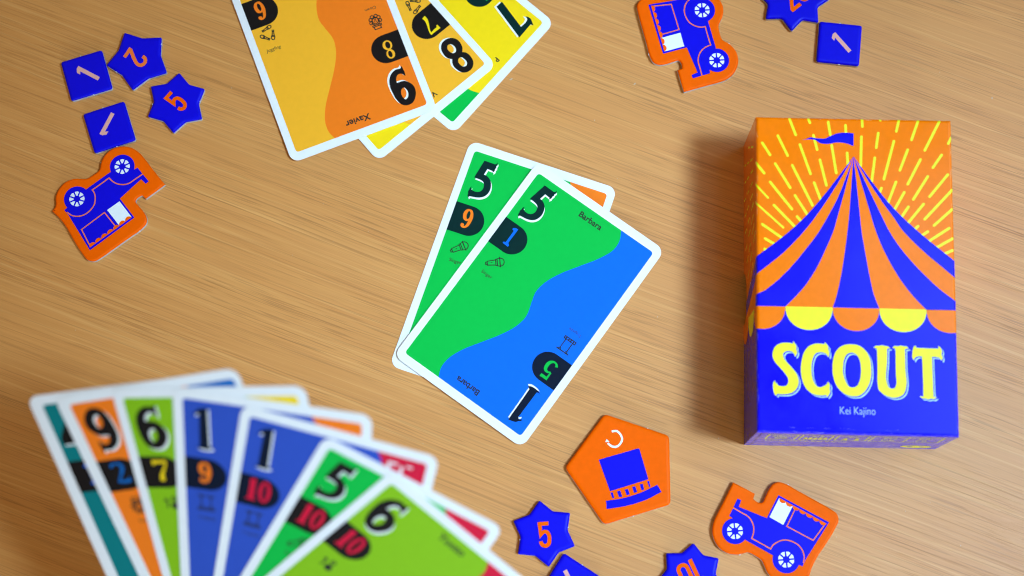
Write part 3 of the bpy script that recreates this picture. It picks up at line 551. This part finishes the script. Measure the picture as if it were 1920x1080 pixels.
star_token('five pointed blue star token with orange 2 at top left', 5, 12.1, .70, (-146.83, 215.65, math.radians(118.2)), '2', NU['star2'], T_LIGHT)
star_token('six pointed blue star token with orange 5, right of the two squares at left', 6, 11.75, .715, (-132.03, 198.8, math.radians(87)), '5', NU['star5'], T_ORANGE)
star_token('six pointed blue star token with upright orange 5, left of the top hat token', 6, 11.75, .715, (3.69, 40.24, math.radians(97.9)), '5', NU['star5b'], T_ORANGE)
star_token('blue star token with upside down orange 10, cut off by the bottom edge', 7, 11.9, .74, (54.94, 25.11, math.radians(84.5)), '10', NUM10, T_ORANGE)
star_token('large blue star token with orange 20, cut off by the top edge', 8, 14.0, .715, (97.55, 239.59, math.radians(-94.5)), '20', NUM20, T_ORANGE)

# top hat token
HATC = [DATA['hat_crown'][0], DATA['hat_crown'][2], DATA['hat_crown'][3], DATA['hat_crown'][4]]
hx, hy, _ = DATA['hat_pose']
t = token('pentagon_token', 'token', 'orange five sided token with a blue top hat, below the middle cards', None, None, (hx, hy, 0), T_ORANGE, (.30, .68), ([q[:2] for q in DATA['hat_outline']][::-1], [2.0] * 5, 7))
hat = fill('hat_print', [[clean(rounded([(q[0], q[1]) for q in HATC], [.2, .5, .15, .15], 3))], [clean(curve(DATA['hat_brim'], 5))]], PZ, T_BLUE, t)
for s in DATA['hat_stripes']: fill('hat_band_stripe', [[clean(curve(s, 1))]], PZ, T_BLUE, hat)
fill('arrow_print', [stroke(cp(DATA['hat_arrow'][0], 4), .72), [clean([q[:2] for q in DATA['hat_arrowhead']])]], PZ, T_WHITE, t)

# truck tokens
def truck_token(label, pose):
    t = token('truck_token', 'token', label, 'truck shaped tokens', curve(DATA['truck_outline'], 4), pose, T_ORANGE, (.23, .78))
    (w1x, w1y), (w2x, w2y) = DATA['truck_wheels']
    def arc_between(a, b, c, r):
        a0, a1 = math.atan2(a[1] - c[1], a[0] - c[0]), math.atan2(b[1] - c[1], b[0] - c[0])
        return a0, a1
    body = [q[:2] for q in DATA['truck_blue']]
    body = [q for i, q in enumerate(body) if i not in (10, 13)]
    bl = fill('truck_print', [[clean(body)]], PZ, T_BLUE, t)
    for x, y, r in ((w1x, w1y, 4.55), (w2x, w2y, 4.75)):
        wh = fill('wheel', [[circle(x, y, r, r, 32)]], PZ + .02, T_BLUE, bl)
    fill('fender_line', [stroke(curve(DATA['truck_fender'][0], 4, False), .42)], PZ + .05, T_LIGHT, bl)
    fill('window_line', [stroke([q[:2] for q in DATA['truck_window_line']], .40)], PZ + .045, T_LIGHT, bl)
    fill('windscreen', [[clean([q[:2] for q in DATA['truck_window']])]], PZ + .05, T_WHITE, bl)
    sc = DATA['truck_scallop']; d = Vector(sc[-1][:2]) - Vector(sc[0][:2]); n = len(sc) - 1; a = math.atan2(d.y, d.x); r = d.length / n / 2
    side = -1
    shapes = []
    for k in range(n):
        c_ = (Vector(sc[0][:2]) + d * ((k + .5) / n)); up = Vector((-d.y, d.x)).normalized()
        if up.y < 0: up = -up
        base = math.atan2(up.y, up.x)
        shapes.append([circle(c_.x, c_.y, r, r * .9, 10, base - math.pi / 2, base + math.pi / 2)])
    fill('awning_scallops', shapes, PZ + .07, T_ORANGE, bl)
    for x, y in DATA['truck_wheels']:
        for k in range(8):
            a = k * math.pi / 4 + .2
            loop = [(x + r_ * math.cos(a + s), y + r_ * math.sin(a + s)) for r_, s in ((1.25, -.16), (2.75, -.30), (2.85, 0), (2.75, .30), (1.25, .16))]
            fill('wheel_wedge', [[loop]], PZ + .05, T_WHITE, bl)
    return t
truck_token('orange truck token lying upside down at left, below the blue squares', (-158.92, 168.07, .6492))
truck_token('orange truck token right of the top hat token, below the box', (79.51, 36.0, 2.6300))
truck_token('orange truck token lying on its side at the top edge, above the box', (65.89, 224.06, -1.3212))

# ---------------------------------------------------------------- the carton
_, _, _, BW, BL, BHT = DATA['dims']
bx, by, ba = DATA['pose']['box']
carton = empty('card_game_box', (bx, by, .02), ba)
tag(carton, 'orange and blue game carton printed with a striped circus tent', 'game box')
RB = 1.0; HW, HL = BW / 2, BL / 2
VY = DATA['valance'][2][1]
def wrap(u, v, z):
    """paper wrapped over the lid: u across, v along; beyond an edge it turns down the side; z is the height above the surface"""
    h = BHT; r = RB
    def bend(q, half):
        s = 1 if q >= 0 else -1; a = abs(q); f = half - r
        if a <= f: return q, 0.0, 0.0
        arc = r * math.pi / 2
        if a <= f + arc:
            t = (a - f) / r
            return s * (f + (r + z) * math.sin(t)), (r + z) * (1 - math.cos(t)) - z * 1.0 + z * 1.0, t
        return s * (half + z), r + (a - f - arc), math.pi / 2
    x, dzx, tx = bend(u, HW); y, dzy, ty = bend(v, HL)
    if tx > 0: zz = h - dzx + (z if tx < .01 else 0)
    else: zz = h + z
    if tx > 0:
        # height on the bend and below it
        if tx < math.pi / 2 - 1e-6: zz = h - r + (r + z) * math.cos(tx)
        else: zz = h - dzx
    if ty > 0:
        if ty < math.pi / 2 - 1e-6: zz = min(zz, h - r + (r + z) * math.cos(ty))
        else: zz = min(zz, h - dzy)
    return (x, y, zz)
ARC = RB * math.pi / 2
UF, VF = HW - RB, HL - RB                 # where the flat top ends
UE = UF + ARC                             # where the side begins
def wrapped(name, shapes, z, m, parent, cuts_u=True):
    """a print that may run over the lid's edges: cut along the folds, then wrapped"""
    bm = bmesh.new()
    for loops in shapes:
        fl, tr = tess(loops); vs = [bm.verts.new((x, y, 0)) for x, y in fl]
        for t_ in tr:
            try: bm.faces.new([vs[i] for i in t_])
            except ValueError: pass
    for s in (-1, 1):
        for k in range(5):
            for ax, f in ((0, UF), (1, VF)):
                co = [0, 0, 0]; no = [0, 0, 0]; co[ax] = s * (f + ARC * k / 4); no[ax] = 1
                bmesh.ops.bisect_plane(bm, geom=bm.verts[:] + bm.edges[:] + bm.faces[:], plane_co=co, plane_no=no)
    bm.verts.index_update()
    V = [wrap(v.co.x, v.co.y, z) for v in bm.verts]; F = [tuple(v.index for v in f.verts) for f in bm.faces]
    bm.free()
    return obj(name, V, F, m, parent)
# lid: five skins of one wall, orange above the tent's hem and blue below it
def lid():
    bm = bmesh.new()
    us = [-UF - ARC * k / 4 for k in range(4, -1, -1)] + [UF + ARC * k / 4 for k in range(5)]
    vs_ = [-VF - ARC * k / 4 for k in range(4, -1, -1)] + [VY] + [VF + ARC * k / 4 for k in range(5)]
    V, F, M_ = [], [], []
    idx = {}
    def vid(p_):
        k = tuple(round(c_, 4) for c_ in p_)
        if k not in idx: idx[k] = len(V); V.append(p_)
        return idx[k]
    def quad(pts, mi):
        f = []
        for p_ in pts:
            i = vid(p_)
            if i not in f: f.append(i)
        if len(f) > 2: F.append(tuple(f)); M_.append(mi)
    for i in range(len(us) - 1):
        for j in range(len(vs_) - 1):
            quad([wrap(us[i], vs_[j], 0), wrap(us[i + 1], vs_[j], 0), wrap(us[i + 1], vs_[j + 1], 0), wrap(us[i], vs_[j + 1], 0)], 1 if vs_[j + 1] <= VY + 1e-6 else 0)
    zt = BHT - RB
    # long sides, the left one with a thumb notch at its lower edge
    ny0, ny1 = NOTCH
    for s in (-1, 1):
        ys = [v for v in (-HL, -VF, VY, VF, HL)]
        ys = [-HL + .0, VY, HL]
        ring = sorted(set([-HL, VY, HL] + [ny0 + (ny1 - ny0) * k / 14 for k in range(15)]))
        def zb(y):
            if ny0 < y < ny1: return NOTCH_H * math.sqrt(max(0, 1 - ((y - (ny0 + ny1) / 2) / ((ny1 - ny0) / 2)) ** 2))
            return 0.0
        for a, b in zip(ring[:-1], ring[1:]):
            p_ = [(s * HW, a, zb(a)), (s * HW, b, zb(b)), (s * HW, b, zt), (s * HW, a, zt)]
            quad(p_ if s > 0 else p_[::-1], 1 if b <= VY + 1e-6 else 0)
    for s in (-1, 1):
        p_ = [(-HW, s * HL, 0), (HW, s * HL, 0), (HW, s * HL, zt), (-HW, s * HL, zt)]
        quad(p_ if s < 0 else p_[::-1], 1 if s < 0 else 0)
    return obj('lid', V, F, [X_ORANGE, X_BLUE], carton, False, M_)
lid_o = lid()
for p_ in lid_o.data.polygons: p_.use_smooth = False
tray = rings('inner_tray', rect(-HW + 1.3, -HL + 1.3, HW - 1.3, HL - 1.3), [(0, 0), (0, BHT - 3)], X_KRAFT, carton, True, True, False)

# printed art: rays, tent, hem, flag, title
ZP = .03
bands = [cp([(q[0], q[1]) for q in b_], 4) for b_ in DATA['tent']]
APX = bands[0][0]
def extend(line, du, dv): return line + [(line[-1][0] + du, line[-1][1] + dv)]
bands[0] = extend(extend(bands[0], -UE - bands[0][-1][0] - 2.5, -1.4), -26, -9.5)
bands[1] = extend(extend(bands[1], -UE - bands[1][-1][0] - 1.5, -2.6), -26, -7.5)
bands[2] = extend(bands[2], -UE - bands[2][-1][0] - .8, -2.0) + [(-UE - 2.0, VY)]
for k in (7, 8, 9): bands[k] = extend(bands[k], UE - bands[k][-1][0] + 4, -3.0)
def rays_side():
    out = []
    for k in range(15):
        a = math.pi - .60 + k * .105
        for r0, r1 in ((43, 49), (54, 58.5), (63, 67)):
            j = .9 * math.sin(k * 2.3 + r0)
            p0 = (APX[0] + (r0 + j) * math.cos(a), APX[1] - 6 + (r0 + j) * math.sin(a) * .92); p1 = (APX[0] + (r1 + j) * math.cos(a), APX[1] - 6 + (r1 + j) * math.sin(a) * .92)
            if p0[0] > -UE - 1.5 or p1[0] < -UE - 34 or p0[1] < -4 or p0[1] > HL - 3 or p1[1] > HL - 3: continue
            out.append((*p0, *p1))
    return out
def pill(x0_, y0_, x1_, y1_, w_):
    a = math.atan2(y1_ - y0_, x1_ - x0_); r = w_ / 2
    return circle(x0_, y0_, r, r, 6, a + math.pi / 2, a + 3 * math.pi / 2) + circle(x1_, y1_, r, r, 6, a - math.pi / 2, a + math.pi / 2)
for s in DATA['dash'] + rays_side():
    x0_, y0_, x1_, y1_ = s
    wrapped('ray_dash', [[pill(x0_, y0_, x1_, y1_, .92 if x0_ > -UE and x1_ > -UE else .7)]], ZP, X_YELLOW, lid_o)
def between(a, b): return clean(a + b[::-1][:-1])
# the canvas under the stripes hides the rays behind the tent
tentloop = bands[0] + [(-UE - 30, VY), (UE + 4, VY)] + bands[9][::-1][:-1]
tent = wrapped('tent_canvas', [[clean(tentloop)]], ZP + .03, X_ORANGE, lid_o)
for i in (0, 2, 4, 6, 8):
    a, b = list(bands[i]), list(bands[i + 1])
    if i == 2: a = a[:-1] + [(-UE - 2.0, VY)]; loop = a + b[::-1][:-1]
    elif i == 6: a = a; b = b + [(UE + 4, VY)]; loop = a + b[::-1][:-1]
    else: loop = a + b[::-1][:-1]
    wrapped('tent_stripe', [[clean(loop)]], ZP + .06, X_BLUE, lid_o)
# hem of half-round flags, orange and yellow by turns
edges = [-34.46 - 37.5, -34.46 - 21.4, -34.46 - 5.45, -24.01, -7.99, 7.81, 23.77, 39.8]
cols = [X_ORANGE, X_YELLOW, X_ORANGE, X_YELLOW, X_ORANGE, X_YELLOW, X_ORANGE]
for (a, b), m in zip(zip(edges[:-1], edges[1:]), cols):
    cx_, r = (a + b) / 2, (b - a) / 2
    lp = [(cx_ + r * math.cos(t_), VY - 8.0 * abs(math.sin(t_)) ** .9) for t_ in [math.pi + math.pi * k / 24 for k in range(25)]]
    wrapped('hem_flag', [[clean(lp)]], ZP + .06, m, lid_o)
wrapped('pennant', [[clean(curve(DATA['flag'], 4))]], ZP + .06, X_BLUE, lid_o)
for ch in 'SCOUT':
    sh = [[clean(curve(l, 4)) if k == 0 else clean(curve(l, 4))[::-1] for k, l in enumerate(DATA['title'][ch])]]
    lt = fill('title_letter', sh, BHT + ZP + .09, X_YELLOW, lid_o)
    for dx, dy, zz, m, nm in ((.36, -.36, .06, X_BLUE, 'letter_gap'), (.66, -.66, .03, X_PALE, 'letter_shade')):
        fill(nm, [[[(x + dx, y + dy) for x, y in l] for l in s_] for s_ in sh], BHT + ZP + zz, m, lid_o)
lettering('author_lettering', 'Kei Kajino', 0.0, -48.4, 11.9, BHT + ZP, X_TEXT, lid_o, 0, height=2.7, bold=-.010)

# worn paper along the folds
WEAR_B = ink('rubbed_blue_paper', (.16, .15, .80), .6, .3, .3); WEAR_O = ink('rubbed_orange_paper', (.95, .48, .16), .6, .3, .2)
def rub(u0, v0, u1, v1, n, w0, w1, seed):
    r_ = random.Random(seed); out = []; d = Vector((u1 - u0, v1 - v0)); L_ = d.length; d /= L_; p = Vector((-d.y, d.x))
    for k in range(n):
        s = r_.uniform(0, L_ - 1); l = r_.uniform(.5, 3.4); w_ = r_.uniform(w0, w1); o = r_.uniform(-.25, .25); up, dn = [], []
        for j in range(7):
            t_ = s + min(l, L_ - s) * j / 6; e = math.sin(math.pi * j / 6) ** .6
            c_ = Vector((u0, v0)) + d * t_ + p * o
            up.append(tuple(c_ + p * w_ * e * r_.uniform(.4, 1))); dn.append(tuple(c_ - p * w_ * e * r_.uniform(.4, 1)))
        out.append([clean(dn + up[::-1], .004)])
    return [s_ for s_ in out if len(s_[0]) > 3]
EV, EU = VF + ARC * .4, UF + ARC * .4
wrapped('worn_edge', rub(-HW + .6, -EV, HW - .6, -EV, 26, .04, .13, 3) + rub(-EU, -HL + .6, -EU, VY - 9, 9, .03, .10, 5) + rub(EU, -HL + .6, EU, VY - 9, 9, .03, .10, 6) + rub(-HW + 2, -HL + 1.9, HW - 20, -HL + 1.7, 12, .02, .07, 11), ZP + .02, WEAR_B, lid_o)
wrapped('worn_edge', rub(-HW + .6, EV, HW - .6, EV, 20, .03, .10, 7) + rub(-EU, VY + 28, -EU, HL - .6, 12, .03, .10, 8) + rub(EU, VY + 28, EU, HL - .6, 12, .03, .10, 9), ZP + .02, WEAR_O, lid_o)

# front side: table of symbols, credits and the maker's mark
def fs(x, d, z): return (x, -HL - z, BHT - d)      # d is measured down from the top
def fsm(x, y, z): return fs(x, -y, z)
FR = .35
for (a, b) in ((-28.9, -19.0), (-17.4, -7.1), (-5.3, 5.2)):
    fill('symbol_frame', [stroke([(a, -4.8), (b, -4.8), (b, -17.0), (a, -17.0)], .5, True)], FR * .1, X_OCHRE, lid_o, fsm)
fill('symbol_frame', [stroke([(6.6, -4.8), (30.2, -4.8), (30.2, -17.6), (6.6, -17.6)], .5, True), stroke([(18.4, -4.8), (18.4, -17.6)], .4)], FR * .1, X_OCHRE, lid_o, fsm)
def side_text(t_, x, d, w_, h, m=X_OCHRE): lettering('side_lettering', t_, x, -d, w_, FR * .1, m, lid_o, 0, height=h, fmap=fsm)
side_text('20min', -23.9, 10.2, 7.2, 3.4); side_text('2-5', -12.2, 9.0, 4.2, 2.8); side_text('9+', -.1, 9.4, 3.2, 3.2)
fill('clock_symbol', [stroke(circle(-24, -13.4, 1.9, 1.9, 16), .5, True), stroke([(-24, -12.2), (-24, -13.4), (-23.1, -13.4)], .4)], FR * .1, X_OCHRE, lid_o, fsm)
for x in (-15.6, -13.9, -12.2, -10.5, -8.8): fill('player_symbol', [[circle(x, -11.6, .62, .7, 10)], [[(x - .8, -15.6), (x + .8, -15.6), (x + .45, -12.4), (x - .45, -12.4)]]], FR * .1, X_OCHRE, lid_o, fsm)
for x in (-2.0, 2.0): fill('player_symbol', [[circle(x, -11.6, .7, .75, 10)], [[(x - .95, -15.9), (x + .95, -15.9), (x + .5, -12.5), (x - .5, -12.5)]]], FR * .1, X_OCHRE, lid_o, fsm)
side_text('EN', 12.5, 9.4, 4.2, 2.6); side_text('DE', 12.5, 14.6, 4.2, 2.6); side_text('ES', 24.3, 9.6, 4.0, 2.6); side_text('FR', 24.3, 14.8, 4.0, 2.6)
side_text('Designed by Kei Kajino', -14.2, 22.0, 28.2, 2.4)
fill('maker_mark', [[circle(25.6, -30.5, 5.4, 3.2, 30), circle(23.6, -30.5, .95, 1.0, 12), circle(27.6, -30.5, .95, 1.0, 12)]], FR * .1, X_OCHRE, lid_o, fsm)
fill('wrap_seam', [stroke([(-31.9, -1.2), (-31.7, -BHT + .4)], .28)], FR * .1, X_KRAFT, lid_o, fsm)

# ---------------------------------------------------------------- dust and scratches on the veneer
rnd = random.Random(4)
DUST = ink('dust', (.60, .46, .32), .9, .1, .1)
V, F = [], []
spots = [(23, 192), (-73, 193), (-150, 240), (-112, 205), (66, 74), (45, 118), (148, 118), (26, 62), (-8, 208), (150, 36), (38, 206), (170, 200), (-178, 150), (-60, 150), (-38, 142), (120, 46), (62, 190)]
spots += [(rnd.uniform(-190, 175), rnd.uniform(30, 238)) for k in range(40)]
for k, (x, y) in enumerate(spots):
    r = rnd.uniform(.16, .34) if k < 12 else rnd.uniform(.06, .14); o = len(V); n = 7; a0 = rnd.random() * 6; st = rnd.uniform(1.0, 2.2)
    for i in range(n):
        a = 2 * math.pi * i / n; q = rnd.uniform(.6, 1.1) * r; px, py = q * math.cos(a) * st, q * math.sin(a)
        V.append((x + px * math.cos(a0) - py * math.sin(a0), y + px * math.sin(a0) + py * math.cos(a0), .03))
    V.append((x, y, .10)); F += [(o + i, o + (i + 1) % n, o + n) for i in range(n)]
tag(obj('dust_specks', V, F, DUST), kind='stuff')
sc_ = stroke(cp([(-33.5, 71.2), (-31.0, 76.0), (-29.4, 79.2), (-26.6, 82.4)], 5), .16)
fill('scratch', [sc_], .03, ink('scratched_varnish', (.62, .50, .34), .7, .2, .1), tb)
